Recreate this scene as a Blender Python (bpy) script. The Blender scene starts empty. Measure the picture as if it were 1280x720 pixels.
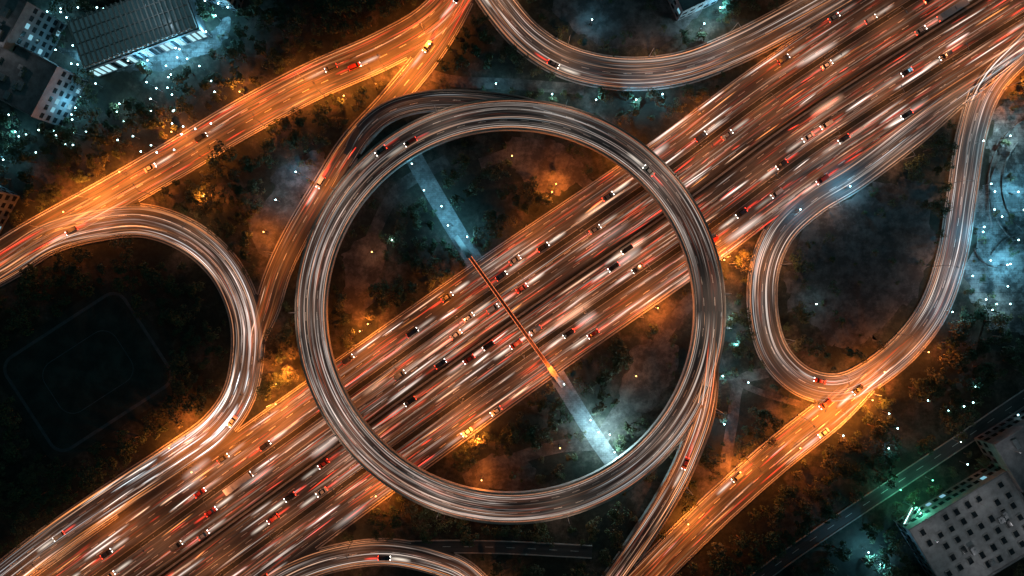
import bpy, bmesh, math, random
import numpy as np
from mathutils import Vector, Matrix, noise as mnoise
random.seed(7); rng=np.random.RandomState(5)
S=0.3; H=256.0
sc=bpy.context.scene
sc.view_settings.view_transform='Standard'
sc.view_settings.look='None'
sc.view_settings.exposure=0
def W(px,py,z=0.0):
    k=S*(H-z)/H
    return ((px-640)*k,(360-py)*k,z)
# ------------------------------------------------------------ node helpers
def newmat(name):
    m=bpy.data.materials.new(name); m.use_nodes=True
    nt=m.node_tree; nt.nodes.clear()
    out=nt.nodes.new('ShaderNodeOutputMaterial')
    return m,nt,out
def nd(nt,t,**kw):
    n=nt.nodes.new(t)
    for k,v in kw.items(): setattr(n,k,v)
    return n
def math_(nt,op,a,b=None,c=None):
    n=nt.nodes.new('ShaderNodeMath'); n.operation=op
    for i,v in enumerate((a,b,c)):
        if v is None: continue
        if isinstance(v,(int,float)): n.inputs[i].default_value=v
        else: nt.links.new(v,n.inputs[i])
    return n.outputs[0]
def ramp(nt,fac,stops):
    r=nt.nodes.new('ShaderNodeValToRGB')
    e=r.color_ramp.elements
    while len(e)<len(stops): e.new(0.5)
    for i,(p,c) in enumerate(stops):
        e[i].position=p
        e[i].color=(c[0],c[1],c[2],1) if not isinstance(c,(int,float)) else (c,c,c,1)
    nt.links.new(fac,r.inputs[0]); return r.outputs[0]
def noise(nt,vec,scale,detail=4,rough=0.55):
    n=nd(nt,'ShaderNodeTexNoise'); n.inputs['Scale'].default_value=scale
    n.inputs['Detail'].default_value=detail; n.inputs['Roughness'].default_value=rough
    if vec is not None: nt.links.new(vec,n.inputs['Vector'])
    return n.outputs['Fac']
def vscale(nt,vec,sx,sy,sz=1,ox=0,oy=0,oz=0):
    n=nd(nt,'ShaderNodeMapping'); n.inputs['Scale'].default_value=(sx,sy,sz); n.inputs['Location'].default_value=(ox,oy,oz)
    nt.links.new(vec,n.inputs['Vector']); return n.outputs[0]
def mixc(nt,fac,a,b,mode='MIX'):
    n=nd(nt,'ShaderNodeMix',data_type='RGBA',blend_type=mode)
    for i,v in ((0,fac),(6,a),(7,b)):
        if isinstance(v,(int,float)): n.inputs[i].default_value=v
        elif isinstance(v,tuple): n.inputs[i].default_value=(v[0],v[1],v[2],1)
        else: nt.links.new(v,n.inputs[i])
    return n.outputs[2]
def noisy(name,c1,c2,scale=0.3,rough=0.85,metal=0,detail=6,emis=None,estr=0,bump=0,lo=0.3,hi=0.7,slabs=0,worn=0):
    m,nt,out=newmat(name)
    tc=nd(nt,'ShaderNodeTexCoord').outputs['Object']
    f=noise(nt,tc,scale,detail,0.68)
    col=ramp(nt,f,[(lo,c1),(hi,c2)])
    if slabs:
        br=nd(nt,'ShaderNodeTexBrick'); nt.links.new(tc,br.inputs['Vector']); br.inputs['Scale'].default_value=slabs
        br.inputs['Color1'].default_value=(1,1,1,1);br.inputs['Color2'].default_value=(.7,.7,.7,1);br.inputs['Mortar'].default_value=(.4,.4,.4,1)
        br.inputs['Mortar Size'].default_value=0.02
        col=mixc(nt,0.6,col,br.outputs['Color'],'MULTIPLY')
    if worn:
        g=noise(nt,tc,0.13,12,0.75)
        col=mixc(nt,1.0,col,ramp(nt,g,[(0.45,1-worn),(0.56,1.0)]),'MULTIPLY')
    b=nd(nt,'ShaderNodeBsdfPrincipled'); b.inputs['Roughness'].default_value=rough; b.inputs['Metallic'].default_value=metal
    nt.links.new(col,b.inputs['Base Color'])
    if emis:
        b.inputs['Emission Color'].default_value=(*emis,1); b.inputs['Emission Strength'].default_value=estr
    if bump:
        bn=nd(nt,'ShaderNodeBump'); bn.inputs['Strength'].default_value=bump
        nt.links.new(f,bn.inputs['Height']); nt.links.new(bn.outputs[0],b.inputs['Normal'])
    nt.links.new(b.outputs[0],out.inputs[0]); return m
def emit(name,c,s):
    m,nt,out=newmat(name)
    e=nd(nt,'ShaderNodeEmission'); e.inputs[0].default_value=(*c,1); e.inputs[1].default_value=s
    nt.links.new(e.outputs[0],out.inputs[0]); m.cycles.emission_sampling='NONE'; return m
# ------------------------------------------------------------ materials
def asphalt(name,lo,hi,tint=(1,1,1)):
    m,nt,out=newmat(name)
    uv=nd(nt,'ShaderNodeUVMap').outputs[0]
    tc=nd(nt,'ShaderNodeTexCoord').outputs['Object']
    st=noise(nt,vscale(nt,uv,1.1,0.02),1.0,5,0.6)
    pt=noise(nt,vscale(nt,uv,0.25,0.06),1.0,3,0.5)
    fine=noise(nt,tc,3.0,3,0.7)
    f=math_(nt,'ADD',math_(nt,'MULTIPLY',st,0.5),math_(nt,'ADD',math_(nt,'MULTIPLY',pt,0.35),math_(nt,'MULTIPLY',fine,0.15)))
    col=ramp(nt,f,[(0.38,tuple(lo*t for t in tint)),(0.62,tuple(hi*t for t in tint))])
    b=nd(nt,'ShaderNodeBsdfPrincipled'); b.inputs['Roughness'].default_value=0.7
    nt.links.new(col,b.inputs['Base Color'])
    nt.links.new(b.outputs[0],out.inputs[0]); return m
M_asph=asphalt('asphalt',0.032,0.075)
M_asph2=asphalt('asphalt_ramp',0.05,0.085,(0.9,1,1.1))
M_asph3=asphalt('asphalt_flyover',0.04,0.065,(0.75,1,1.2))
M_conc=noisy('concrete',(0.22,0.21,0.2),(0.38,0.36,0.34),0.5)
M_kerb=noisy('kerb_concrete',(0.25,0.24,0.22),(0.42,0.4,0.38),0.8)
M_paint=noisy('white_paint',(0.35,0.35,0.33),(0.8,0.8,0.78),0.9)
M_median=noisy('median_grass',(0.015,0.018,0.012),(0.05,0.045,0.03),0.7)
M_path=noisy('paving',(0.07,0.06,0.055),(0.19,0.165,0.145),0.5,bump=0.1,detail=10,worn=.6)
M_plaza=noisy('plaza_stone',(0.14,0.14,0.14),(0.3,0.3,0.3),0.6,detail=10,slabs=0.35,worn=.4)
M_plaza2=noisy('plaza_mixed',(0.14,0.14,0.14),(0.34,0.34,0.34),0.5,detail=10,bump=0.1,slabs=0.15,worn=.75)
M_lot=noisy('grey_lot',(0.06,0.058,0.058),(0.15,0.145,0.145),0.4,detail=12,bump=0.1,worn=.6)
M_steel=noisy('galvanised_steel',(0.25,0.25,0.26),(0.4,0.4,0.41),2,0.45,0.7)
M_teal=emit('cool_lamp_glass',(0.5,0.95,1.0),14)
M_green=emit('green_lamp_glass',(0.15,1.0,0.55),6)
M_warm=emit('warm_lamp_glass',(1.0,0.45,0.12),8)
m,nt,out=newmat('ground_soil'); 
tc=nd(nt,'ShaderNodeTexCoord').outputs['Object']
f1=noise(nt,tc,0.05,12,0.72); f2=noise(nt,tc,0.6,6,0.7)
c1=ramp(nt,f1,[(0.35,(0.018,0.024,0.018)),(0.5,(0.035,0.042,0.03)),(0.6,(0.13,0.11,0.09))])
col=mixc(nt,0.7,c1,ramp(nt,f2,[(0.35,0.15),(0.65,1.0)]),'MULTIPLY')
b=nd(nt,'ShaderNodeBsdfPrincipled'); b.inputs['Roughness'].default_value=0.95
nt.links.new(col,b.inputs['Base Color']); nt.links.new(b.outputs[0],out.inputs[0]); M_ground=m
m,nt,out=newmat('foliage')
oi=nd(nt,'ShaderNodeObjectInfo').outputs['Random']
tc=nd(nt,'ShaderNodeTexCoord').outputs['Object']
f=noise(nt,tc,0.7,4,0.6)
a=ramp(nt,oi,[(0.0,(0.045,0.075,0.035)),(0.5,(0.07,0.1,0.045)),(1.0,(0.12,0.11,0.06))])
col=mixc(nt,0.8,a,ramp(nt,f,[(0.3,0.35),(0.7,1.3)]),'MULTIPLY')
b=nd(nt,'ShaderNodeBsdfPrincipled'); b.inputs['Roughness'].default_value=0.8
nt.links.new(col,b.inputs['Base Color']); nt.links.new(b.outputs[0],out.inputs[0]); M_leaf=m
M_bark=noisy('bark',(0.05,0.035,0.025),(0.12,0.09,0.07),4)
def additive(nt,out,col,st):
    e=nd(nt,'ShaderNodeEmission'); nt.links.new(col,e.inputs[0]); nt.links.new(st,e.inputs[1])
    t=nd(nt,'ShaderNodeBsdfTransparent'); ad=nd(nt,'ShaderNodeAddShader')
    nt.links.new(e.outputs[0],ad.inputs[0]); nt.links.new(t.outputs[0],ad.inputs[1]); nt.links.new(ad.outputs[0],out.inputs[0])
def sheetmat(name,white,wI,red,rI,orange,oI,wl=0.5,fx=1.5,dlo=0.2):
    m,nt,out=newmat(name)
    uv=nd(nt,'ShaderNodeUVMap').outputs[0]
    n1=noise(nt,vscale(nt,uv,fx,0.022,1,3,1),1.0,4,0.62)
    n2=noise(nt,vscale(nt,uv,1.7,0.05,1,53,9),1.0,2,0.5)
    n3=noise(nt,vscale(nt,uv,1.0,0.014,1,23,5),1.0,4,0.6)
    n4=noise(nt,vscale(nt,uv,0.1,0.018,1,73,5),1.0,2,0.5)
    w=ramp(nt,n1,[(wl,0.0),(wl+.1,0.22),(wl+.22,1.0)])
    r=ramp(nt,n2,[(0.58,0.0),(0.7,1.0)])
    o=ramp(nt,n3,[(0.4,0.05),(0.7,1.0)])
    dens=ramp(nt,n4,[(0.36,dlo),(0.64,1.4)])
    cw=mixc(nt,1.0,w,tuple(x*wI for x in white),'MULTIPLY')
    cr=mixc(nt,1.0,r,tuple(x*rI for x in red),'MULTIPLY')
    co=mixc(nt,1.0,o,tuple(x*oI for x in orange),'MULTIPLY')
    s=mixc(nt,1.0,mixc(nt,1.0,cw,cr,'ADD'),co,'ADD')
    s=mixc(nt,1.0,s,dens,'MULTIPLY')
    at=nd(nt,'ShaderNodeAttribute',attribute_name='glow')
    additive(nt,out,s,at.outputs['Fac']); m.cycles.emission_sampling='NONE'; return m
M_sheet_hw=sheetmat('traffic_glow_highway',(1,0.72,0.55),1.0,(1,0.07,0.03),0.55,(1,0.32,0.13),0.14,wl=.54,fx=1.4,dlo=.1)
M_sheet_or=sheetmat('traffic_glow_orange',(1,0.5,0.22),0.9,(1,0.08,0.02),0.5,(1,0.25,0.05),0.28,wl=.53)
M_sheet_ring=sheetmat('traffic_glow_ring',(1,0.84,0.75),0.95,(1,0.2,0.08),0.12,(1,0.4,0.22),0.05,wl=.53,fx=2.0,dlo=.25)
m,nt,out=newmat('trail_and_glow')
uv=nd(nt,'ShaderNodeUVMap').outputs[0]
sp=nd(nt,'ShaderNodeSeparateXYZ'); nt.links.new(uv,sp.inputs[0])
ua=math_(nt,'SUBTRACT',1.0,math_(nt,'ABSOLUTE',math_(nt,'SUBTRACT',math_(nt,'MULTIPLY',sp.outputs[0],2.0),1.0)))
ua=math_(nt,'POWER',math_(nt,'MAXIMUM',ua,0.0),1.8)
va=math_(nt,'MULTIPLY',math_(nt,'MULTIPLY',sp.outputs[1],math_(nt,'SUBTRACT',1.0,sp.outputs[1])),4.0)
va=math_(nt,'POWER',math_(nt,'MAXIMUM',va,0.0),1.3)
at=nd(nt,'ShaderNodeAttribute',attribute_name='Col')
additive(nt,out,at.outputs['Color'],math_(nt,'MULTIPLY',ua,va)); m.cycles.emission_sampling='NONE'; M_trail=m
# ------------------------------------------------------------ mesh helpers
def link(o,parent=None):
    sc.collection.objects.link(o)
    if parent: o.parent=parent
    return o
def mkobj(name,verts,faces,mats,parent=None,uvs=None):
    me=bpy.data.meshes.new(name); me.from_pydata([tuple(v) for v in verts],[],faces)
    for mm in (mats if isinstance(mats,(list,tuple)) else [mats]): me.materials.append(mm)
    if uvs is not None:
        l=me.uv_layers.new(name='UVMap')
        li=np.empty(len(me.loops),dtype=np.int32); me.loops.foreach_get('vertex_index',li)
        l.data.foreach_set('uv',np.array(uvs,dtype=np.float32)[li].ravel())
    me.update()
    return link(bpy.data.objects.new(name,me),parent)
def empty(name,loc=(0,0,0),rot=0):
    o=bpy.data.objects.new(name,None); o.location=loc; o.rotation_euler=(0,0,rot); o.empty_display_size=1
    return link(o)
class MB:
    def __init__(s): s.v=[];s.f=[];s.m=[]
    def box(s,c,d,rot=0,mi=0,taper=1.0):
        b=len(s.v); cr,sr=math.cos(rot),math.sin(rot)
        for dz in (-.5,.5):
            k=taper if dz>0 else 1
            for dx,dy in ((-.5,-.5),(.5,-.5),(.5,.5),(-.5,.5)):
                x=dx*d[0]*k;y=dy*d[1]*k
                s.v.append((c[0]+x*cr-y*sr,c[1]+x*sr+y*cr,c[2]+dz*d[2]))
        for q in ((0,3,2,1),(4,5,6,7),(0,1,5,4),(1,2,6,5),(2,3,7,6),(3,0,4,7)):
            s.f.append(tuple(b+i for i in q)); s.m.append(mi)
    def tube(s,p0,p1,r0,r1,n=6,mi=0):
        p0=Vector(p0);p1=Vector(p1);d=(p1-p0).normalized()
        a=d.orthogonal().normalized();c=d.cross(a);b=len(s.v)
        for p,r in ((p0,r0),(p1,r1)):
            for i in range(n):
                t=2*math.pi*i/n; s.v.append(tuple(p+a*math.cos(t)*r+c*math.sin(t)*r))
        for i in range(n):
            j=(i+1)%n; s.f.append((b+i,b+j,b+n+j,b+n+i)); s.m.append(mi)
        s.f.append(tuple(b+n+i for i in range(n))); s.m.append(mi)
        s.f.append(tuple(b+n-1-i for i in range(n))); s.m.append(mi)
    def ball(s,c,r,mi=0,n=8,k=5):
        b=len(s.v)
        for j in range(k+1):
            ph=math.pi*j/k
            for i in range(n):
                t=2*math.pi*i/n
                s.v.append((c[0]+r*math.sin(ph)*math.cos(t),c[1]+r*math.sin(ph)*math.sin(t),c[2]+r*math.cos(ph)))
        for j in range(k):
            for i in range(n):
                i2=(i+1)%n; s.f.append((b+j*n+i,b+(j+1)*n+i,b+(j+1)*n+i2,b+j*n+i2)); s.m.append(mi)
    def mesh(s,name,mats):
        me=bpy.data.meshes.new(name); me.from_pydata(s.v,[],s.f)
        for mm in mats: me.materials.append(mm)
        me.polygons.foreach_set('material_index',s.m); me.update(); return me
    def obj(s,name,mats,parent=None): return link(bpy.data.objects.new(name,s.mesh(name,mats)),parent)
# ------------------------------------------------------------ roads
ROADS=[]
class Road:
    def __init__(r,name,pts,hw,closed=False,base=0.1):
        P=[(p[0],p[1],(p[2] if len(p)>2 else 0.0),(p[3] if len(p)>3 else hw)) for p in pts]
        P=np.array(P,float); n=len(P); out=[]
        segs=n if closed else n-1
        for i in range(segs):
            if closed: a,b,c,d=[P[(i+k)%n] for k in (-1,0,1,2)]
            else:
                b=P[i];c=P[i+1];a=P[i-1] if i>0 else 2*b-c; d=P[i+2] if i+2<n else 2*c-b
            L=np.hypot(*(c-b)[:2]); m=max(3,int(L/6))
            for k in range(m):
                t=k/m
                out.append(0.5*((2*b)+(c-a)*t+(2*a-5*b+4*c-d)*t*t+(3*b-a-3*c+d)*t**3))
        if not closed: out.append(P[-1])
        Q=np.array(out)
        r.name=name;r.closed=closed
        r.zraw=np.maximum(Q[:,2],0); r.Z=r.zraw+base
        k=S*(H-r.Z)/H
        r.X=(Q[:,0]-640)*k; r.Y=(360-Q[:,1])*k; r.HW=np.maximum(Q[:,3],1.5)*S
        if closed:
            for at in ('X','Y','Z','HW','zraw'): setattr(r,at,np.append(getattr(r,at),getattr(r,at)[0]))
        dx=np.gradient(r.X);dy=np.gradient(r.Y)
        if closed:
            dx[0]=dx[-1]=r.X[1]-r.X[-2]; dy[0]=dy[-1]=r.Y[1]-r.Y[-2]
        L=np.hypot(dx,dy); r.TX=dx/L;r.TY=dy/L;r.NX=-dy/L;r.NY=dx/L
        r.S=np.concatenate([[0],np.cumsum(np.hypot(np.diff(r.X),np.diff(r.Y)))]); r.L=r.S[-1]
        ROADS.append(r)
    def at(r,s,o):
        f=lambda a: np.interp(s,r.S,a)
        nx,ny=f(r.NX),f(r.NY); l=np.hypot(nx,ny); nx=nx/l;ny=ny/l
        w=f(r.HW); 
        if r is not hw_ref[0]: o=np.clip(o,-w+.3,w-.3) if np.all(np.abs(o)<r.HW.max()) else o
        return f(r.X)+nx*o, f(r.Y)+ny*o, f(r.Z), nx, ny
    def strip(r,name,o0,o1,dz,mat,parent,mask=None,cols=1,glow=None):
        n=len(r.X);o0=np.broadcast_to(o0,n);o1=np.broadcast_to(o1,n)
        V=[];UV=[];F=[]
        for i in range(n):
            for c in range(cols+1):
                o=o0[i]+(o1[i]-o0[i])*c/cols
                V.append((r.X[i]+r.NX[i]*o,r.Y[i]+r.NY[i]*o,r.Z[i]+dz)); UV.append((o,r.S[i]))
        w=cols+1
        for i in range(n-1):
            if mask is not None and not(mask[i] and mask[i+1]): continue
            for c in range(cols): F.append((i*w+c+1,i*w+c,(i+1)*w+c,(i+1)*w+c+1))
        if not F: return None
        o=mkobj(name,V,F,mat,parent,uvs=UV)
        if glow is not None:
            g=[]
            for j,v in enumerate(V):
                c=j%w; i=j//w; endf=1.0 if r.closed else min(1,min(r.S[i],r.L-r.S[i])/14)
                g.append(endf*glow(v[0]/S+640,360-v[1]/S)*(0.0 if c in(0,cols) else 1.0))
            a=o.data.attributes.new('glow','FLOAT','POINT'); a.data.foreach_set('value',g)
        return o
    def wall(r,name,o,w,z0,z1,mat,parent,mask=None):
        n=len(r.X);o=np.broadcast_to(o,n);w=np.broadcast_to(w,n);V=[];F=[];UV=[]
        for i in range(n):
            for (oo,zz) in ((o[i]-w[i]/2,z0),(o[i]-w[i]/2,z1),(o[i]+w[i]/2,z1),(o[i]+w[i]/2,z0)):
                V.append((r.X[i]+r.NX[i]*oo,r.Y[i]+r.NY[i]*oo,r.Z[i]+zz)); UV.append((oo,r.S[i]))
        for i in range(n-1):
            if mask is not None and not(mask[i] and mask[i+1]): continue
            for c in range(4):
                d=(c+1)%4; F.append((i*4+c,(i+1)*4+c,(i+1)*4+d,i*4+d))
        if F: return mkobj(name,V,F,mat,parent,uvs=UV)
hw_ref=[None]
def inside(x,y,z,skip=None,margin=0.0,dz=1.5,only=None):
    for q in (only or ROADS):
        if q is skip: continue
        d=np.hypot(q.X-x,q.Y-y); i=int(np.argmin(d))
        if z is not None and abs(q.Z[i]-z)>dz: continue
        lim=q.HW[i]+margin
        if d[i]<lim+6:
            pd=abs((x-q.X[i])*q.NX[i]+(y-q.Y[i])*q.NY[i]); al=abs((x-q.X[i])*q.TX[i]+(y-q.Y[i])*q.TY[i])
            if pd<lim and al<6+margin: return True
    return False
hw=Road('highway',[(-260,1045,0,86),(0,860,0,88),(200,718,0,90),(450,537,0,88),(650,394,0,86),(850,256,0,84),(1000,146,0,84),(1210,10,0,88),(1500,-170,0,88)],88,base=0.10); hw_ref[0]=hw
ring=Road('ring_flyover',[(638+249*math.cos(t),389-246*math.sin(t),8) for t in np.linspace(0,2*math.pi,24,endpoint=False)],17.5,closed=True,base=0.3)
upper=Road('road',[(640,-150),(590,-40),(545,22),(480,62),(390,102),(300,150),(220,198),(130,250),(40,300),(-60,360),(-260,460)],23,base=0.12)
ramp1=Road('road',[(620,-120),(585,-20),(545,55),(490,125),(440,180),(405,235),(372,290),(348,340),(334,385),(322,425,0,9),(316,465,0,1.5)],15,base=0.14)
loopL=Road('road',[(-260,480),(-100,385),(0,335),(60,298),(120,281),(180,276),(235,295),(278,332),(303,380),(310,430),(300,490),(270,535),(220,572),(150,618),(60,680),(-60,770),(-260,900)],20,base=0.16)
ringramp=Road('ramp',[(432,205,0.2,8),(455,165,1.5),(490,138,3),(540,126,4.5),(600,127,5.8),(660,136,7),(715,155,7.9,9),(765,184,7.95,2)],11,base=0.2)
topl=Road('road',[(560,-120),(595,-40),(628,12),(665,52),(715,80),(780,92),(850,86),(920,60),(1000,18),(1080,-30),(1200,-110)],20,base=0.18)
loopR=Road('road',[(1560,-160),(1400,-60),(1290,50),(1238,105),(1215,165),(1203,240),(1190,320),(1165,390),(1120,445),(1060,483),(1010,480),(972,448),(955,400),(955,340),(975,290),(1015,252),(1070,218),(1140,165),(1200,120,0,12),(1300,50,0,4)],18,base=0.22)
lowR=Road('road',[(1150,412,0,2),(1110,452,0,10),(1065,492,0,18),(1030,522),(970,570),(900,632),(840,690),(780,750),(640,880)],21,base=0.24)
offR=Road('ramp',[(887,385,7.95,1.5),(889,440,7.9,7),(880,512,7),(858,575,5),(832,625,3),(800,675,1.2),(765,725,0.2),(690,830,0)],12,base=0.26)
botl=Road('road',[(220,850),(300,765),(350,725),(410,700),(480,690),(545,702),(590,725),(640,790),(700,900)],16,base=0.2)
bot2=Road('service_road',[(440,690),(520,684),(620,684),(740,690)],7,base=0.19)
svc=Road('service_road',[(900,760),(990,692),(1100,618),(1200,552),(1300,485),(1500,360)],8,base=0.12)
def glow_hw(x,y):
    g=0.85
    for (cx,cy,s,a) in ((870,290,80,0.6),(440,520,100,0.6),(700,390,70,0.9),(1050,200,80,0.4),(540,460,70,.6),(150,720,170,-0.35),(950,130,80,-0.1),(640,470,60,.3)):  # hot zones: bright spots painted into the trail sheet's emission
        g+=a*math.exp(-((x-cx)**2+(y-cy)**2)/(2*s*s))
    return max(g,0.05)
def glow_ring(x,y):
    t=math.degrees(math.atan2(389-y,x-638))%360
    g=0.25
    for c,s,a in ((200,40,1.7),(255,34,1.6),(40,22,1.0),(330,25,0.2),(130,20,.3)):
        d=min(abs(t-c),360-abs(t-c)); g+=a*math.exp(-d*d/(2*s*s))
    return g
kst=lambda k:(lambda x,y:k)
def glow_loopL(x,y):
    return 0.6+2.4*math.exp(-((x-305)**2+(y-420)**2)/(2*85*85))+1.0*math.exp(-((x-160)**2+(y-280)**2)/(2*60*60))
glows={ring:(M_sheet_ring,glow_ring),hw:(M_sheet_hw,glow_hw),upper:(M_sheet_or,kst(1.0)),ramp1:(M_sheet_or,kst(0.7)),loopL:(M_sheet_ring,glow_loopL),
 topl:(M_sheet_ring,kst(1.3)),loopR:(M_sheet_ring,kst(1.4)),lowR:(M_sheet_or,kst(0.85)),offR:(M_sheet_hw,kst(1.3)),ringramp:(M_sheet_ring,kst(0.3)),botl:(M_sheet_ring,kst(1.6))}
for r in list(ROADS):
    E=empty(r.name)
    elev=r.zraw>0.7
    r.strip('asphalt',-r.HW,r.HW,0,M_asph3 if r in(ring,ringramp) else M_asph2 if r in(loopL,topl,loopR) else M_asph,E,cols=4)
    if elev.any():
        r.wall('deck',0.0,2*r.HW+0.9,-1.3,-0.012,M_conc,E,mask=elev)
    for sgn in (-1,1):
        ok=np.array([not inside(r.X[i]+r.NX[i]*sgn*(r.HW[i]+0.25),r.Y[i]+r.NY[i]*sgn*(r.HW[i]+0.25),r.Z[i],skip=r) for i in range(len(r.X))])
        if r is ring: ok[-1]=ok[0]
        r.wall('kerb',sgn*(r.HW+0.2),0.4,-0.35,0.13,M_kerb,E,mask=ok&~elev)
        if elev.any(): r.wall('parapet',sgn*(r.HW+0.25),0.4,0.0,1.0,M_conc,E,mask=ok&elev)
        if r is not svc and r is not bot2:
            r.strip('edge_line',sgn*(r.HW-0.6),sgn*(r.HW-0.6)+0.18,0.006,M_paint,E,mask=ok)
    lanes={hw:[-23,-19.7,-16.5,-9.4,-6.4,-3.4,3.4,6.4,9.4,16.5,19.7,23]}.get(r,[0.0] if r not in(ring,upper,lowR,loopL) else [-2,2])
    V=[];F=[]
    for o in lanes:
        s=2.0
        while s<r.L-6:
            if np.interp(s,r.S,r.HW)>abs(o)+1.2:
                b=len(V)
                for ss,oo in ((s,o-.09),(s,o+.09),(s+3,o+.09),(s+3,o-.09)):
                    x,y,z,_,_=r.at(ss,oo); V.append((x,y,z+0.006))
                F.append((b+3,b+2,b+1,b))
            s+=8
    mkobj('lane_markings',V,F,M_paint,E)
    if elev.any():
        mb=MB(); s=8
        while s<r.L-4:
            x,y,z,nx,ny=r.at(s,0)
            if z>3 and not inside(x,y,0.1,skip=r,margin=1.2,dz=1.5):
                a=math.atan2(ny,nx)
                mb.tube((x,y,-0.3),(x,y,z-2.2),0.9,0.9,12); mb.box((x,y,z-1.85),(2*np.interp(s,r.S,r.HW)*0.85,1.8,1.1),a,0)
            s+=18
        mb.obj('piers',[M_conc],E)
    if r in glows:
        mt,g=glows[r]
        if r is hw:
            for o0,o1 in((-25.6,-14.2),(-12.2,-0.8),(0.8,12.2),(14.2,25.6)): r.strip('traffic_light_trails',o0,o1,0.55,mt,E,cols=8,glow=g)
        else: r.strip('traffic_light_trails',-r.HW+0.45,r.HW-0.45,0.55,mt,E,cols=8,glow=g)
    if r is hw:
        r.wall('median_barrier',0,0.7,0.0,0.85,M_conc,E)
        for o in (-0.95,0.95): r.strip('median_shoulder',o-.5,o+.5,0.01,M_median,E)
        for o in (-13.25,13.25):
            r.wall('separator_kerb',o,2.2,-0.1,0.18,M_kerb,E)
            r.strip('separator_planting',o-0.9,o+0.9,0.19,M_median,E)
# ------------------------------------------------------------ explicit trails, plus painted bloom and edge glow
TV=[];TF=[];TU=[];TC=[]
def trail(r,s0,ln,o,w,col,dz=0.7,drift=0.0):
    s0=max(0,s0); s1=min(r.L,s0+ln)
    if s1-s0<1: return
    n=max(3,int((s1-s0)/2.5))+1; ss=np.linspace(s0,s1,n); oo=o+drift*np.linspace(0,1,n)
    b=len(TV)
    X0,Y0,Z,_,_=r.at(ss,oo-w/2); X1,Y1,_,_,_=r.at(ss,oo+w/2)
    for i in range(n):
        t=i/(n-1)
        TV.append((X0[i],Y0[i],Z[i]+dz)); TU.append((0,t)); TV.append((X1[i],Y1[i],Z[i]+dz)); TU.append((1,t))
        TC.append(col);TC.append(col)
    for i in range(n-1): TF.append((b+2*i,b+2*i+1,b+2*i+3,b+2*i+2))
WH=(1,0.84,0.74);PK=(1,0.55,0.34);RD=(1,0.05,0.025);OR=(1,0.33,0.09);CW=(0.85,0.95,1.0)
def trails(r,n,offs,lr,cols,I,wr=(0.35,0.9),srange=None,jit=0.5):
    for _ in range(n):
        o=random.choice(offs)+random.gauss(0,jit); c=random.choice(cols); k=I*random.uniform(0.3,1.0)**1.7*2
        s=random.uniform(*(srange or (0,r.L))); l=random.uniform(*lr)
        trail(r,s,l,o,random.uniform(*wr),tuple(x*k for x in c)+(1,),dz=random.uniform(0.6,1.0),drift=random.gauss(0,0.25) if jit>.3 else 0)
LO=[-24,-21.3,-18,-16,-10.5,-7.9,-5,-2.4,2.4,5,7.9,10.5,16,18,21.3,24]
trails(hw,210,LO,(8,24),[WH,WH,WH,PK],1.15,(0.4,1.3))
trails(hw,22,LO,(10,20),[WH,PK],0.55,(3.0,5.0),srange=(hw.L*.25,hw.L*.8))  # wide soft blobs: headlight bloom painted as emissive ribbons
trails(hw,200,LO,(20,70),[PK,OR,WH],0.45,(0.2,0.45))
trails(hw,190,LO,(4,16),[RD,RD,RD,OR],1.5,(0.4,0.85))
A=[-4,-1.5,1.5,4]
trails(ring,60,[-3.4,-1.5,1.2],(25,100),[WH,PK,CW],0.45,(0.25,0.6))
for o,c,k in ((4.7,(1,.42,.22),1.1),(4.1,WH,.8),(3.4,WH,.3),(-4.7,(1,.38,.2),1.0),(-4.0,WH,.6)):  # orange edge strips: lamplight on the parapets painted as emission
    s=-20
    while s<ring.L:
        kk=k*random.uniform(.45,1); trail(ring,s,75,o,.5,tuple(x*kk for x in c)+(1,),0.9); s+=random.uniform(28,45)
trails(upper,120,[-5,-2,2,5],(6,26),[OR,RD,RD,PK],1.1,(0.4,1.2))
trails(ramp1,44,[-2.5,2],(6,30),[OR,RD,PK],1.0,(0.3,0.8))
trails(loopL,70,A,(15,60),[WH,CW,PK],0.8,(0.25,0.6))
trails(loopL,34,A,(6,20),[CW,WH],1.5,(0.4,0.9),srange=(loopL.L*0.5,loopL.L*0.66))
trails(loopL,36,A,(12,50),[OR,PK],0.9,(0.3,0.9),srange=(0,loopL.L*0.38))
trails(loopL,20,[5,4.5,-5],(20,50),[OR],1.0,(0.3,0.8),srange=(loopL.L*0.62,loopL.L*0.8))
for r_,o_ in ((loopL,5.0),(loopL,-5.0),(topl,5.2),(topl,-5.2),(loopR,4.7),(loopR,-4.7),(offR,2.8),(offR,-2.8),(lowR,5.5),(lowR,-5.5),(botl,4),(botl,-4),(upper,6),(upper,-6)):
    s=-20
    while s<r_.L:
        kk=random.uniform(.3,1.0); trail(r_,s,random.uniform(40,70),o_,.55,tuple(x*kk for x in (1,.4,.18))+(1,),0.9); s+=random.uniform(30,50)
trails(topl,60,A,(15,60),[WH,PK,OR],0.7,(0.25,0.6))
trails(loopR,80,[-3.5,-1,1.5,3.5],(12,55),[WH,PK,WH,CW],0.75,(0.25,0.6))
trails(lowR,60,A,(5,24),[WH,PK,OR,RD,RD],1.0,(0.4,1.0))
trails(offR,40,[-2,0.5,2],(15,50),[PK,WH,OR],0.9,(0.25,0.6))
trails(ringramp,12,[-1.5,1.5],(15,50),[PK,CW],0.3,(0.25,0.5))
trails(botl,40,[-3,0,3],(15,50),[OR,PK,WH],0.9,(0.25,0.6))
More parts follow.
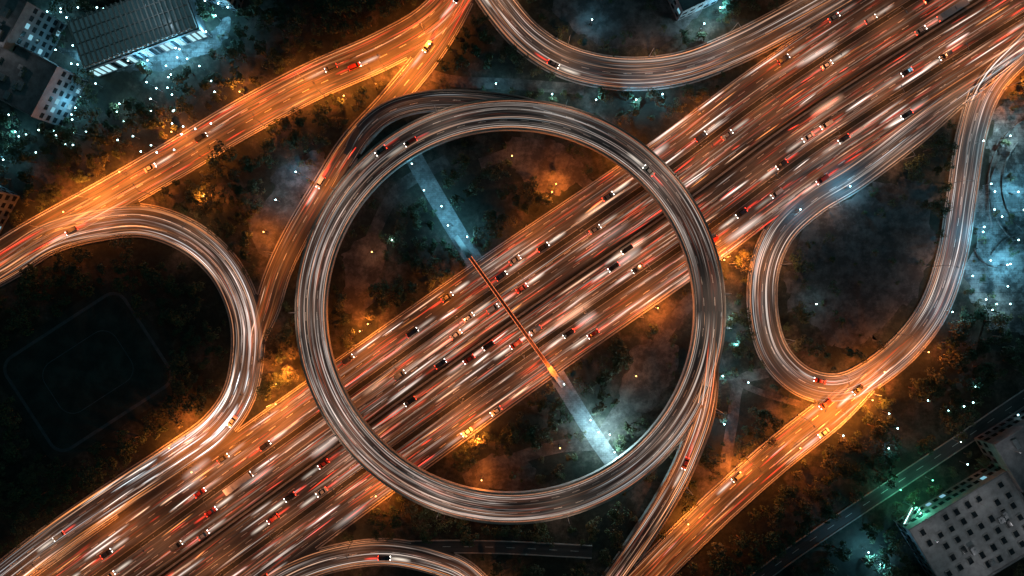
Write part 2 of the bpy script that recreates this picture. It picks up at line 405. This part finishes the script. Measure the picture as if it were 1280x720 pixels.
# ------------------------------------------------------------ vehicles
def paint(name,c):
    m,nt,out=newmat(name); b=nd(nt,'ShaderNodeBsdfPrincipled')
    b.inputs['Roughness'].default_value=0.35; b.inputs['Coat Weight'].default_value=0.5
    tc=nd(nt,'ShaderNodeTexCoord').outputs['Object']
    nt.links.new(ramp(nt,noise(nt,tc,2,3),[(0.3,tuple(x*0.8 for x in c)),(0.7,c)]),b.inputs['Base Color'])
    nt.links.new(b.outputs[0],out.inputs[0]); return m
M_glass=noisy('car_glass',(0.01,0.012,0.015),(0.02,0.022,0.025),1,0.1)
M_tyre=noisy('tyre',(0.015,0.015,0.015),(0.03,0.03,0.03),3)
M_head=emit('headlight',(1,0.9,0.78),9); M_tail=emit('taillight',(1,0.04,0.015),8)
def car_mesh(name,pm,st,L,Wd):
    mb=MB(); n=len(st)
    for (x,w,zb,zt,rw) in st:
        for p in ((-w*0.94,0.28),(-w,0.55),(-w*0.97,zb),(-rw,zt),(rw,zt),(w*0.97,zb),(w,0.55),(w*0.94,0.28)): mb.v.append((x,p[0],p[1]))
    for i in range(n-1):
        a,b=st[i],st[i+1]
        cab=(a[3]-a[2]>0.15) or (b[3]-b[2]>0.15); slope=abs(a[3]-b[3])>0.25
        for c in range(8):
            d=(c+1)%8; mi=0
            if c in(2,4) and cab: mi=1
            if c==3 and slope: mi=1
            mb.f.append((i*8+c,i*8+d,(i+1)*8+d,(i+1)*8+c)); mb.m.append(mi)
    mb.f.append(tuple(range(7,-1,-1)));mb.m.append(0)
    mb.f.append(tuple((n-1)*8+i for i in range(8)));mb.m.append(0)
    for x in (-L*0.3,L*0.3):
        for y in (-1,1): mb.tube((x,y*(Wd-0.24),0.33),(x,y*(Wd+0.01),0.33),0.33,0.33,12,2)
    for y in (-1,1):
        mb.box((L/2-0.03,y*(Wd-0.3),0.68),(0.22,0.4,0.16),0,3)
        mb.box((-L/2+0.03,y*(Wd-0.28),0.78),(0.22,0.38,0.2),0,4)
        mb.box((L*0.16,y*(Wd+0.08),1.0),(0.14,0.2,0.12),0,0)
    return mb.mesh(name,[pm,M_glass,M_tyre,M_head,M_tail])
def sedan(pm): return car_mesh('car_body',pm,[(-2.25,.7,.75,.8,.6),(-2.1,.84,.9,.96,.7),(-1.45,.88,.93,1.0,.72),(-0.95,.9,.93,1.42,.6),(-0.2,.9,.92,1.46,.62),(0.45,.9,.92,1.4,.6),(1.1,.88,.9,.97,.7),(1.95,.84,.78,.84,.66),(2.25,.68,.62,.66,.5)],4.5,.9)
def mpv(pm): return car_mesh('minivan_body',pm,[(-2.3,.78,.85,1.1,.7),(-2.2,.86,1.0,1.75,.68),(-1.2,.9,1.02,1.82,.7),(0.2,.9,1.0,1.82,.7),(0.8,.9,1.0,1.7,.68),(1.5,.88,.95,1.05,.74),(2.1,.82,.85,.92,.66),(2.3,.7,.65,.7,.55)],4.6,.9)
def bus(pm):
    mb=MB(); 
    mb.box((0,0,1.75),(11.4,2.5,2.7),0,0); mb.box((0,0,3.16),(11.1,2.3,0.12),0,0)
    mb.box((0,0,2.2),(10.6,2.56,0.85),0,1); mb.box((5.72,0,2.1),(0.06,2.2,1.2),0,1)
    mb.box((-3.2,0,3.36),(2.2,1.6,0.28),0,0); mb.box((1.5,0,3.36),(2.2,1.6,0.28),0,0)
    for x in(-3.4,3.6):
        for y in(-1,1): mb.tube((x,y*0.95,.5),(x,y*1.28,.5),.5,.5,12,2)
    for y in(-1,1):
        mb.box((5.74,y*0.9,0.9),(.12,.4,.25),0,3); mb.box((-5.74,y*0.95,1.1),(.12,.3,.4),0,4)
    return mb.mesh('bus_body',[pm,M_glass,M_tyre,M_head,M_tail])
pal=[paint('paint_white',(.75,.75,.74)),paint('paint_silver',(.4,.41,.42)),paint('paint_black',(.02,.02,.022)),paint('paint_red',(.35,.03,.02)),paint('paint_grey',(.12,.125,.13)),paint('paint_dark_blue',(.02,.03,.06))]
cars=[sedan(p) for p in pal]; vans=[mpv(p) for p in pal]; buses=[bus(pal[0]),bus(pal[1])]
occ=[]
def place(r,s,o,d,kind=None,br=1.0):
    x,y,z,nx,ny=r.at(s,o)
    if any((x-a)**2+(y-b)**2<c for a,b,c in occ): return
    tx,ty=ny,-nx
    a=math.atan2(ty*d,tx*d)
    k=kind or random.choices(['car','minivan','bus'],[6,4,0.2])[0]
    me=random.choice({'car':cars,'minivan':vans,'bus':buses}[k])
    ob=bpy.data.objects.new(k,me); ob.location=(x,y,z+0.01); ob.rotation_euler=(0,0,a); link(ob)
    occ.append((x,y,180 if k=='bus' else 60))
    half=5.7 if k=='bus' else 2.1
    kk=br*random.uniform(.2,1.2)
    f=s+half if d>0 else s-half-8
    trail(r,f-.5,9,o,2.0,(0.9*kk,0.78*kk,0.65*kk,1),0.5)  # headlight pool ahead of the vehicle, painted as an emissive ribbon
    b_=s-half-6 if d>0 else s+half-1
    trail(r,b_,7,o,1.3,(1.3*kk,0.06*kk,0.03*kk,1),0.8)
for _ in range(140):
    o=random.choice(LO); place(hw,random.uniform(20,hw.L-20),o,1 if o>0 else -1)
for r,n,of in ((ring,3,[-3,0.5]),(upper,10,[-4.5,-1.5,1.5,4.5]),(ramp1,3,[-2,2]),(loopL,4,[-3,0,3]),(topl,2,[-3,3]),(loopR,3,[-2.5,2.5]),(lowR,7,[-4,0,4]),(offR,1,[0]),(botl,2,[-2,2])):
    for _ in range(n): place(r,random.uniform(25,r.L-25),random.choice(of),1 if r is not upper else random.choice([1,-1]),kind=random.choice(['car','minivan']))
me=bpy.data.meshes.new('trails_and_glow'); me.from_pydata(TV,[],TF); me.materials.append(M_trail)
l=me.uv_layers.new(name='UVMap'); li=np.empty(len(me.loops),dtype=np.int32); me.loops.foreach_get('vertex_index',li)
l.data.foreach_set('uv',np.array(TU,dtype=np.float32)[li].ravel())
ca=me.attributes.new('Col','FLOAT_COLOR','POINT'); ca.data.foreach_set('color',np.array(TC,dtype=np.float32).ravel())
link(bpy.data.objects.new('vehicle_trails_and_glow',me))
# ------------------------------------------------------------ street lamps
mb=MB(); mb.tube((0,0,0),(0,0,9.6),.12,.07,8); mb.tube((0,0,9.6),(2.2,0,10.1),.06,.05,6); mb.box((2.5,0,10.08),(0.9,.3,.14),0,0); mb.box((2.5,0,9.99),(0.7,.22,.03),0,1); mb.box((0,0,.2),(.4,.4,.4),0,0)
lampmesh=mb.mesh('street_lamp_post',[M_steel,M_warm])
mb=MB(); mb.tube((0,0,0),(0,0,4.2),.08,.05,8); mb.ball((0,0,4.42),.26,1); mb.box((0,0,.12),(.3,.3,.24),0,0)
globes={'c':mb.mesh('globe_post',[M_steel,M_teal])}
globes['g']=globes['c'].copy(); globes['g'].materials[1]=M_green
globes['w']=globes['c'].copy(); globes['w'].materials[1]=M_warm
LD={}
def ldata(col,e,kind='SPOT',size=160,soft=0.4):
    k=(col,e,kind,size)
    if k not in LD:
        L=bpy.data.lights.new('lamp_light',kind); L.color=col; L.energy=e; L.shadow_soft_size=soft
        if kind=='SPOT': L.spot_size=math.radians(size); L.spot_blend=0.9
        LD[k]=L
    return LD[k]
NL=0
def lamp(x,y,z,ang,col,e,hs=1.0):
    global NL
    if z<2 and inside(x,y,None,margin=4.0,only=[ring,offR,ringramp]): return
    o=bpy.data.objects.new('street_lamp',lampmesh); o.location=(x,y,z); o.rotation_euler=(0,0,ang); o.scale=(1,1,hs); link(o)
    l=bpy.data.objects.new('light',ldata(col,e)); l.location=(2.5,0,9.8); link(l,o); NL+=1
def lamps(r,off,sp,col,e,start=6,hs=1.0,edge=None):
    s=start
    while s<r.L:
        w=float(np.interp(s,r.S,r.HW)); o=off if off is not None else edge*(w+0.25)
        x,y,z,nx,ny=r.at(s,o)
        if abs(x)<210 and abs(y)<126:
            sg=-1 if o>0 else 1
            if not inside(x,y,z,skip=r) or off is not None: lamp(x,y,z+1.0 if z>1.2 else z,math.atan2(ny*sg,nx*sg),col,e,hs)
        s+=sp
AM=(1.0,0.33,0.12); AO=(1.0,0.23,0.03); NW=(1.0,0.62,0.42)
lamps(hw,13.25,28,AM,5000,start=8)
lamps(hw,-13.25,28,AM,5000,start=20)
lamps(hw,None,38,AO,8500,start=14,edge=1)
lamps(hw,None,38,AO,8500,start=30,edge=-1)
lamps(ring,None,44,NW,2000,edge=-1,hs=0.8)
lamps(upper,None,25,AO,15000,edge=1,start=10)
lamps(ramp1,None,30,AO,6000,edge=-1)
lamps(loopL,None,32,(1.0,0.42,0.18),3600,edge=1)
lamps(topl,None,34,(1.0,0.42,0.18),3800,edge=1)
lamps(loopR,None,32,(1.0,0.42,0.18),3600,edge=-1)
lamps(lowR,None,25,AO,13000,edge=-1)
lamps(offR,None,30,AO,5000,edge=1)
lamps(botl,None,26,AM,4500,edge=1)
for px,py,e in ((1045,512,34000),(1020,500,16000),(112,248,38000),(60,285,16000),(505,95,34000),(470,105,18000),(530,40,32000),(380,100,18000),(912,330,20000),(790,186,24000),(840,640,22000),(372,462,28000),(245,545,20000),(1085,490,20000),(1255,110,20000),(300,552,18000),(330,520,14000),(880,310,18000)):
    x,y,_=W(px,py); lamp(x,y,0.1,random.uniform(0,6.28),AO,e)
def globe(px,py,k,e,col):
    x,y,_=W(px,py,4); o=bpy.data.objects.new('garden_lamp',globes[k]); o.location=(x,y,0); link(o)
    if e:
        l=bpy.data.objects.new('light',ldata(col,e,'POINT',0,0.32)); l.location=(0,0,5.3); link(l,o)
for px,py,e in ((460,405,6000),(450,414,3500),(597,548,8000),(583,545,5000),(822,385,8000),(695,230,6000),(602,600,3000),(384,468,6000),(690,240,2800),(465,315,700),(700,560,800),(795,470,800),(640,195,500),  # dim ones at the end added to light ground inside the ring
  (150,215,8000),(215,165,8000),(300,115,8000),(255,245,5000),(330,290,4600),(430,120,6000),(212,560,7000),(345,480,6000),(925,590,9000),(1000,560,10000),(1090,500,11000),(860,655,9000),(905,325,7500),(780,190,6500),(1105,465,6500),(470,620,4000),(1160,440,4000),(345,505,4500),(240,590,4500),(80,265,5500)):  # orange roadside globes, added to throw light onto the trees
    globe(px,py,'w',e,AO if e>1000 else AM)
CT=(0.2,0.7,1.0); CP=(0.5,0.9,1.0)
for px,py,e in ((530,238,900),(552,258,1500),(560,282,2000),(584,296,1800),(515,205,350),(490,300,300),(748,540,5500),(762,543,5500),(768,565,3000),(738,525,1300),(705,480,250),
  (905,395,1800),(918,430,1800),(903,470,1300),(905,530,900),(935,478,800),(620,105,1000),(690,118,1300),(745,125,1200),(795,125,2200),(828,118,1400),
  (370,215,1500),(345,250,600),(1062,233,3000),(1000,262,1100),(1020,380,500),(1262,170,3000),(1228,290,3200),(1262,330,4500),(1272,240,4500),(1215,345,1800),(1190,390,900),(1245,380,1800),
  (40,45,1500),(90,80,2000),(150,78,3600),(185,76,4200),(225,62,4200),(258,40,3600),(95,135,2000),(20,165,1200),(60,15,1800),(270,20,2000),(5,200,900),(150,130,1000),(210,110,700),
  (1085,690,3000),(1100,705,2800),(1175,640,1300),(1110,560,300),(1218,483,300),(900,10,3000),(880,30,2400),(850,2,3000),(740,25,900)):
    globe(px,py,'c',e*1.2,CT if random.random()<0.75 else CP)
for px,py,e in ((1125,612,1600),(1145,634,1800),(1165,600,400)): globe(px,py,'g',e,(0.15,1,0.6))
for _ in range(110):
    globe(random.uniform(0,310)*random.random()**0.3,random.uniform(0,215)*0.9,'c',0,None)
for _ in range(10): globe(random.uniform(1050,1275),random.uniform(480,600),'c',0,None)
for _ in range(14): globe(random.uniform(1225,1280),random.uniform(150,400),'c',0,None)
# ------------------------------------------------------------ ground & patches
mkobj('ground',[(-2500,-2500,0),(2500,-2500,0),(2500,2500,0),(-2500,2500,0)],[(0,1,2,3)],M_ground)
keepout=[];soft=[]
def patch(name,poly,z,mat,rough=0.0,dest=None):
    pts=[Vector(W(*p)[:2]) for p in poly]; out=[]
    n=len(pts)
    for i in range(n):
        a,b,c,d=[pts[(i+k)%n] for k in(-1,0,1,2)]
        K=16
        for k in range(K):
            t=k/K; p=0.5*((2*b)+(c-a)*t+(2*a-5*b+4*c-d)*t*t+(3*b-a-3*c+d)*t**3)
            if rough:
                q=Vector((0,0))
                for fr,am in((.1,1),(.35,.45)): q+=Vector((mnoise.noise(Vector((p.x*fr,p.y*fr,1))),mnoise.noise(Vector((p.x*fr,p.y*fr,9)))))*am
                p=p+q*rough
            out.append(p)
    o=mkobj(name,[(p.x,p.y,z) for p in out],[tuple(range(len(out)))],mat)
    bm=bmesh.new(); bm.from_mesh(o.data); bmesh.ops.triangulate(bm,faces=bm.faces[:])
    for f in bm.faces:
        if f.normal.z<0: f.normal_flip()
    bm.to_mesh(o.data); bm.free()
    (soft if dest is None else dest).append(np.array([(p.x,p.y) for p in out]))
    return o
PATHS=[]
def path(name,pts,hwp,z=0.04,mat=M_path,kerb=True):
    r=Road(name,pts,hwp,base=z); ROADS.remove(r); PATHS.append(r)
    E=empty(name); r.strip('paving',-r.HW,r.HW,0,mat,E,cols=2)
    if kerb:
        for s in(-1,1): r.wall('kerb',s*(r.HW+0.12),0.24,-z,0.07,M_kerb,E)
path('pedestrian_plaza',[(500,165),(530,220),(562,275),(594,328)],11,0.05,M_plaza,kerb=False)
path('pedestrian_plaza',[(684,448),(715,500),(745,548),(775,590)],10,0.05,M_plaza,kerb=False)
path('footpath',[(560,200),(500,235),(468,290),(450,345),(448,400)],8,0.03,kerb=False)
path('footpath',[(868,370),(835,410),(805,465),(770,520),(745,560)],9,0.035,kerb=False)
path('footpath',[(580,600),(640,575),(700,558),(750,555)],8,0.045,kerb=False)
path('footpath',[(600,205),(650,190),(700,205),(740,235)],7,0.03,kerb=False)
path('footpath',[(500,75),(560,100),(640,105),(730,112)],7,0.03,kerb=False)
path('footpath',[(960,465),(925,478),(915,530),(905,590)],7,0.03,kerb=False)
path('footpath',[(905,470),(950,490),(1000,505)],4,0.05,kerb=False)
patch('paved_lot',[(1000,300),(1035,262),(1090,235),(1150,225),(1165,290),(1140,370),(1090,425),(1040,430),(1000,395),(985,350)],0.025,M_lot,6)
patch('paved_lot',[(700,-30),(850,-30),(870,20),(830,55),(770,60),(710,35)],0.025,M_lot,3)
patch('paved_lot',[(345,230),(395,190),(400,215),(370,270),(335,320),(318,280)],0.025,M_lot,6)
patch('dirt_clearing',[(585,590),(640,568),(670,580),(660,605),(610,612)],0.055,M_path,4)
patch('dirt_clearing',[(432,320),(470,290),(485,330),(468,370),(430,390)],0.07,M_path,4)
patch('dirt_clearing',[(790,440),(830,425),(845,460),(810,510),(775,520)],0.07,M_path,4)
patch('dirt_clearing',[(640,175),(700,180),(730,215),(690,240),(640,210)],0.07,M_path,4)
fe=empty('sports_field',W(110,465),math.radians(33))
def rrect(a,b,r,n=8):
    o=[]
    for cx,cy,t0 in((a-r,b-r,0),(-a+r,b-r,90),(-a+r,-b+r,180),(a-r,-b+r,270)):
        for k in range(n+1):
            t=math.radians(t0+90*k/n); o.append((cx+r*math.cos(t),cy+r*math.sin(t)))
    return o
M_turf=noisy('turf',(0.012,0.018,0.016),(0.05,0.065,0.055),0.12,detail=12,worn=.4)
o1=rrect(30,24,7); mkobj('turf',[(x,y,0.03) for x,y in o1],[tuple(range(len(o1)))],M_turf,fe)
M_track=noisy('track_surface',(0.05,0.06,0.065),(0.12,0.13,0.14),0.3)
for (a,b,w) in((27,21,1.2),(16,11,0.3)):
    p=rrect(a,b,6);q=rrect(a-w,b-w,6-w); n=len(p)
    mkobj('field_line',[(x,y,0.04) for x,y in p+q],[(i,(i+1)%n,n+(i+1)%n,n+i) for i in range(n)],M_track,fe)
fx,fy,_=W(110,465); c,s_=math.cos(math.radians(33)),math.sin(math.radians(33))
keepout.append(np.array([(fx+x*c-y*s_,fy+x*s_+y*c) for x,y in o1]))
# ------------------------------------------------------------ footbridge
def P(px,py,z): return Vector(W(px,py,z))
E=empty('pedestrian_bridge'); a=P(588,322,6.5); b=P(686,458,6.5); d=(b-a); L=d.length; ang=math.atan2(d.y,d.x); mid=(a+b)/2
M_br=noisy('bridge_deck',(0.3,0.13,0.08),(0.45,0.22,0.14),0.6)
mb=MB(); mb.box((mid.x,mid.y,6.2),(L,1.5,0.4),ang); mb.obj('deck',[M_br],E)
u=d.normalized(); nn=Vector((-u.y,u.x,0))
mb=MB()
for sg in(-1,1):
    c=mid+nn*0.72*sg; mb.box((c.x,c.y,7.5),(L,0.06,0.06),ang); mb.box((c.x,c.y,7.0),(L,0.04,0.04),ang)
    k=0
    while k<L:
        c=a+u*k+nn*0.72*sg; mb.box((c.x,c.y,7.0),(.07,.07,1.1),ang); k+=2
mb.obj('railing',[M_steel],E)
mb=MB(); k=0.4
while k<L:
    for q in(-.6,.6):
        c=a+u*k+nn*q; mb.box((c.x,c.y,6.47),(1.1,0.16,0.1),ang)
    k+=1.35
mb.obj('strip_light',[emit('strip_light',(1,0.22,0.07),1.7)],E)
mb=MB()
for t in (0.02,0.27,0.5,0.73,0.98):
    c=a+d*t; mb.tube((c.x,c.y,0),(c.x,c.y,6.0),.4,.4,10); 
mb.obj('columns',[M_conc],E)
for sg,p in((-1,a),(1,b)):
    mb=MB()
    for i in range(18):
        c=p+u*sg*(0.5+i*0.55); mb.box((c.x,c.y,6.2-i*0.34),(0.58,2.0,0.34),ang)
    mb.obj('stairs',[M_conc],E)
# ------------------------------------------------------------ buildings
M_roof=noisy('roof_concrete',(0.09,0.09,0.095),(0.27,0.27,0.28),0.3,detail=12)
M_roofL=noisy('roof_light_concrete',(0.2,0.19,0.19),(0.42,0.41,0.41),0.35,detail=12)
M_wall=noisy('facade',(0.1,0.1,0.11),(0.22,0.22,0.23),0.4,detail=10)
M_dark=noisy('window_glass',(0.008,0.01,0.012),(0.02,0.025,0.03),0.5,0.15)
M_litw=emit('lit_window',(0.35,0.8,1.0),0.6)
def block(name,px,py,w,dp,h,rot,lit=0.12,units=6,skylights=None,seed=0,roof=None,rl=0):
    rd=random.Random(seed); x,y,_=W(px,py,h)
    E=empty(name,(x,y,0),math.radians(rot))
    mb=MB(); mb.box((0,0,h/2),(w,dp,h)); mb.obj('walls',[M_wall],E)
    mb=MB(); mb.box((0,0,h+0.06),(w-0.9,dp-0.9,0.1))
    mb.obj('roof',[roof or M_roof],E)
    mb=MB()
    for sx,sy,wx,wy in((0,dp/2-.2,w,.4),(0,-dp/2+.2,w,.4),(w/2-.2,0,.4,dp-.8),(-w/2+.2,0,.4,dp-.8)): mb.box((sx,sy,h+.5),(wx,wy,1.0))
    mb.obj('parapet',[M_wall],E)
    mb=MB(); fl=int(h/3.5)
    for f in range(fl):
        z=2+f*3.5
        for n,dd,ax in((int(w/3),dp,0),(int(dp/3),w,1)):
            for i in range(n):
                t=(i+.5)/n-.5
                for sg in(-1,1):
                    mi=1 if rd.random()<lit else 0
                    if ax==0: mb.box((t*w,sg*dd/2,z),(1.9,.12,1.7),0,mi)
                    else: mb.box((sg*dd/2,t*dp,z),(.12,1.9,1.7),0,mi)
    mb.obj('windows',[M_dark,M_litw],E)
    mb=MB()
    for _ in range(units):
        ux,uy=rd.uniform(-w*.38,w*.38),rd.uniform(-dp*.38,dp*.38); uw,ul=rd.uniform(1,3),rd.uniform(1,4); uh=rd.uniform(.8,2)
        mb.box((ux,uy,h+.11+uh/2),(uw,ul,uh)); mb.tube((ux,uy,h+.11+uh),(ux,uy,h+.3+uh),.4,.4,10)
    if units: mb.obj('rooftop_units',[M_steel],E)
    if skylights:
        nx,ny=skylights; mb=MB()
        for i in range(nx):
            for j in range(ny):
                if rd.random()<0.18: continue
                cx=((i+.5)/nx-.5)*w*.9+rd.uniform(-.3,.3); cy=((j+.5)/ny-.5)*dp*.9+rd.uniform(-.3,.3)
                mb.box((cx,cy,h+.3),(w*.9/nx*.36,dp*.9/ny*rd.uniform(.42,.56),.4),0,0); mb.box((cx,cy,h+.25),(w*.9/nx*.46,dp*.9/ny*.6,.25),0,1)
        mb.obj('skylights',[M_dark,M_conc],E)
    for i in range(rl):
        l=bpy.data.objects.new('roof_fill_light',ldata((0.9,0.88,0.9),700,'POINT',1,0.4)); l.location=((-0.4+0.8*i/max(1,rl-1))*w,(-0.3 if i%2 else 0.35)*dp,h+9); link(l,E)  # fill lamps added above the roof to brighten it
        q=MB(); q.tube((l.location.x,l.location.y,h+.1),(l.location.x,l.location.y,h+8.4),.07,.05,6); q.obj('fill_light_mast',[M_steel],E)  # mast added only to carry the fill lamp
    c,s=math.cos(math.radians(rot)),math.sin(math.radians(rot))
    keepout.append(np.array([(x+a*c-b*s,y+a*s+b*c) for a,b in((-w/2-3,-dp/2-3),(w/2+3,-dp/2-3),(w/2+3,dp/2+3),(-w/2-3,dp/2+3))]))
    return E
block('office_building',1222,668,42,30,8,31,0.03,4,(8,6),1,M_roofL,4)
block('office_building',1300,560,28,20,10,31,0.05,5,None,2,None,1)
block('office_building',20,95,24,20,16,-28,0.12,9,None,3,None,1)
block('office_building',-20,10,26,18,20,-28,0.12,8,None,4)
block('low_building',250,-35,24,12,12,-20,0.2,5,None,5)
block('low_building',868,-18,16,14,8,25,0.2,4,None,6,M_roofL)
block('office_building',-75,250,26,22,16,-28,0.1,6,None,7)
block('office_building',1400,760,34,28,14,31,0.1,6,(5,5),8)
block('office_building',1120,810,30,22,12,31,0.1,6,None,9)
x,y,_=W(165,30,9); E=empty('glass_roof_hall',(x,y,0),math.radians(20))
mb=MB(); mb.box((0,0,4),(44,19,8)); mb.obj('walls',[M_wall],E)
mb=MB()
for i in range(24):
    X=-21.5+i*43/23
    mb.box((X,0,9.2),(0.45,18.4,0.8),0,0)
for j in range(5): mb.box((0,-8.6+j*4.3,8.8),(43.4,.3,.5),0,0)
mb.obj('roof_ribs',[M_conc],E)
mb=MB(); mb.box((0,0,8.4),(43.2,18.2,0.3)); 
M_gr=noisy('glass_roof',(0.01,0.015,0.02),(0.05,0.07,0.08),0.2,0.3,emis=(0.3,0.75,0.9),estr=0.05)
mb.obj('roof_glazing',[M_gr],E)
mb=MB()
for i in range(21):
    mb.box((-21+i*2.1,-9.58,3.9),(1.3,.12,5.5),0,0 if random.random()<.5 else 1)
mb.obj('windows',[emit('lit_facade',(0.5,0.9,1.0),1.0),M_dark],E)
l=bpy.data.objects.new('roof_fill_light',ldata((0.6,0.85,1.0),1500,'POINT',1,0.4)); l.location=(10,0,18); link(l,E)  # fill lamp added over the hall roof, with its mast
q=MB(); q.tube((10,0,8.5),(10,0,17.4),.08,.06,6); q.obj('fill_light_mast',[M_steel],E)
c,s=math.cos(math.radians(20)),math.sin(math.radians(20))
keepout.append(np.array([(x+a*c-b*s,y+a*s+b*c) for a,b in((-25,-12),(25,-12),(25,14),(-25,14))]))
patch('forecourt',[(60,60),(130,85),(200,82),(270,60),(285,20),(250,45),(170,70),(100,60)],0.03,M_plaza2,3)
patch('plaza',[(1240,150),(1290,120),(1420,110),(1440,400),(1290,420),(1235,395),(1212,340),(1222,260),(1232,200)],0.03,M_plaza2,5)
E=empty('curved_planter_wall')
mb=MB()
for cx_,cy_,R_,a0,a1 in((1330,230,95,120,230),(1330,230,78,140,250),(1250,300,34,200,300),(1290,350,60,90,150),(1345,250,110,150,200)):
    gx,gy,_=W(cx_,cy_); n=int(abs(a1-a0)/3); 
    for i in range(n):
        t=math.radians(a0+(a1-a0)*i/n); R=R_*S
        mb.box((gx+R*math.cos(t),gy+R*math.sin(t),0.3),(0.4,R*math.radians(3)*1.02,0.6),t)
mb.obj('stone',[M_plaza2],E)
x,y,_=W(1148,652,5); E=empty('slatted_canopy',(x,y,0),math.radians(-27))
mb=MB()
for i in range(7): mb.box((-5+i*1.7,0,5),(.5,9,.25))
mb.obj('slats',[M_conc],E)
mb=MB()
for i in(-1,1):
    for j in(-1,1): mb.tube((i*5,j*4,0),(i*5,j*4,4.9),.15,.15,8)
mb.obj('posts',[M_steel],E)
mb=MB()
for i in range(3): mb.box((-4+i*3.6,0,4.6),(.25,7,.15))
mb.obj('light_strips',[emit('canopy_light',(0.5,1,0.9),4)],E)
# ------------------------------------------------------------ trees
def tree_mesh(seed,R,Ht,nl):
    rd=random.Random(seed); mb=MB()
    mb.tube((0,0,-.2),(rd.uniform(-.3,.3),rd.uniform(-.3,.3),Ht*.5),.28,.17,7,0)
    clumps=[]
    for i in range(9):
        a=rd.uniform(0,6.28); q=R*math.sqrt(rd.random())*0.85; z=Ht*(0.62+0.3*(1-(q/R)**2))+rd.uniform(-.6,.6)
        c=(q*math.cos(a),q*math.sin(a),z); clumps.append((c,rd.uniform(.28,.5)*R))
        mb.tube((0,0,Ht*.45),c,.12,.04,4,0)
    for c,r in clumps:
        for _ in range(nl//9):
            v=Vector((rd.gauss(0,1),rd.gauss(0,1),rd.gauss(0,.8))).normalized()*r*rd.uniform(.45,1.1)
            p=Vector(c)+v; nrm=(v.normalized()+Vector((rd.gauss(0,.5),rd.gauss(0,.5),rd.gauss(0.3,.5)))).normalized()
            t=nrm.orthogonal().normalized(); t=Matrix.Rotation(rd.uniform(0,6.28),3,nrm)@t; bt=nrm.cross(t); s=rd.uniform(.22,.5)
            b=len(mb.v)
            for x_,y_ in((-1,0),(0,-.6),(1,0),(0,.6)): mb.v.append(tuple(p+t*x_*s+bt*y_*s))
            mb.f.append((b,b+1,b+2,b+3)); mb.m.append(1)
    return mb.mesh('tree_crown',[M_bark,M_leaf])
trees=[tree_mesh(i,R,h,480) for i,(R,h) in enumerate(((3.2,6.5),(4.0,7),(2.6,5.5),(4.6,8),(3.5,6.5)))]
def inpoly(x,y,P_):
    n=len(P_);c=False;j=n-1
    for i in range(n):
        xi,yi=P_[i];xj,yj=P_[j]
        if (yi>y)!=(yj>y) and x<(xj-xi)*(y-yi)/(yj-yi)+xi: c=not c
        j=i
    return c
groves={}
def grove(x):
    k=int((x+330)//110)
    if k not in groves: groves[k]=empty('tree_canopy')
    return groves[k]
RX=np.concatenate([r.X for r in ROADS]);RY=np.concatenate([r.Y for r in ROADS]);RH=np.concatenate([r.HW for r in ROADS])
PX=np.concatenate([r.X for r in PATHS]);PY=np.concatenate([r.Y for r in PATHS]);PH=np.concatenate([r.HW for r in PATHS])
def anyin(L,x,y):
    return any(p[:,0].min()<x<p[:,0].max() and p[:,1].min()<y<p[:,1].max() and inpoly(x,y,p) for p in L)
cnt=0; cell=5.2
for gx in np.arange(-270,270,cell):
    for gy in np.arange(-175,175,cell):
        x=gx+random.uniform(-.5,.5)*cell*1.1; y=gy+random.uniform(-.5,.5)*cell*1.1
        dn=mnoise.noise(Vector((x*.03,y*.03,3)))
        if dn<-0.22 and random.random()<.7: continue
        sc_=random.uniform(.6,1.15)
        cl=(np.hypot(RX-x,RY-y)-RH).min()
        if cl<1.2: continue
        if cl<3.8: sc_=min(sc_,0.25+cl*.15)
        pd=(np.hypot(PX-x,PY-y)-PH).min()
        if pd<0.4: continue
        if pd<2.5: sc_=min(sc_,.3+pd*.2)
        if anyin(keepout,x,y): continue
        if anyin(soft,x,y):
            if random.random()<0.6: continue
            sc_*=.5
        o=bpy.data.objects.new('tree',random.choice(trees)); o.location=(x,y,0); o.rotation_euler=(0,0,random.uniform(0,6.28)); o.scale=(sc_,sc_,sc_*random.uniform(.8,1.1))
        link(o,grove(x)); cnt+=1
print('trees',cnt,'lamps',NL)
# ------------------------------------------------------------ world, moon, camera
w=bpy.data.worlds.new("World"); sc.world=w; w.use_nodes=True; nt=w.node_tree; nt.nodes.clear()
sky=nd(nt,'ShaderNodeTexSky',sky_type='NISHITA',sun_disc=False); sky.sun_elevation=math.radians(2); sky.sun_rotation=math.radians(120)
mx=mixc(nt,1.0,sky.outputs[0],(0.3,0.9,1.0),'MULTIPLY')
bg=nd(nt,'ShaderNodeBackground'); bg.inputs[1].default_value=0.05; nt.links.new(mx,bg.inputs[0])
ow=nd(nt,'ShaderNodeOutputWorld'); nt.links.new(bg.outputs[0],ow.inputs[0])
L=bpy.data.lights.new('moonlight','SUN'); L.energy=0.06; L.color=(0.4,0.8,1.0); L.angle=math.radians(3)
o=bpy.data.objects.new('moonlight',L); o.rotation_euler=(math.radians(40),0,math.radians(120)); link(o)
cam=bpy.data.cameras.new('camera'); cam.lens=24; cam.sensor_width=36; cam.clip_end=6000; cam.clip_start=1
co=bpy.data.objects.new('camera',cam); co.location=(0,0,H); link(co); sc.camera=co
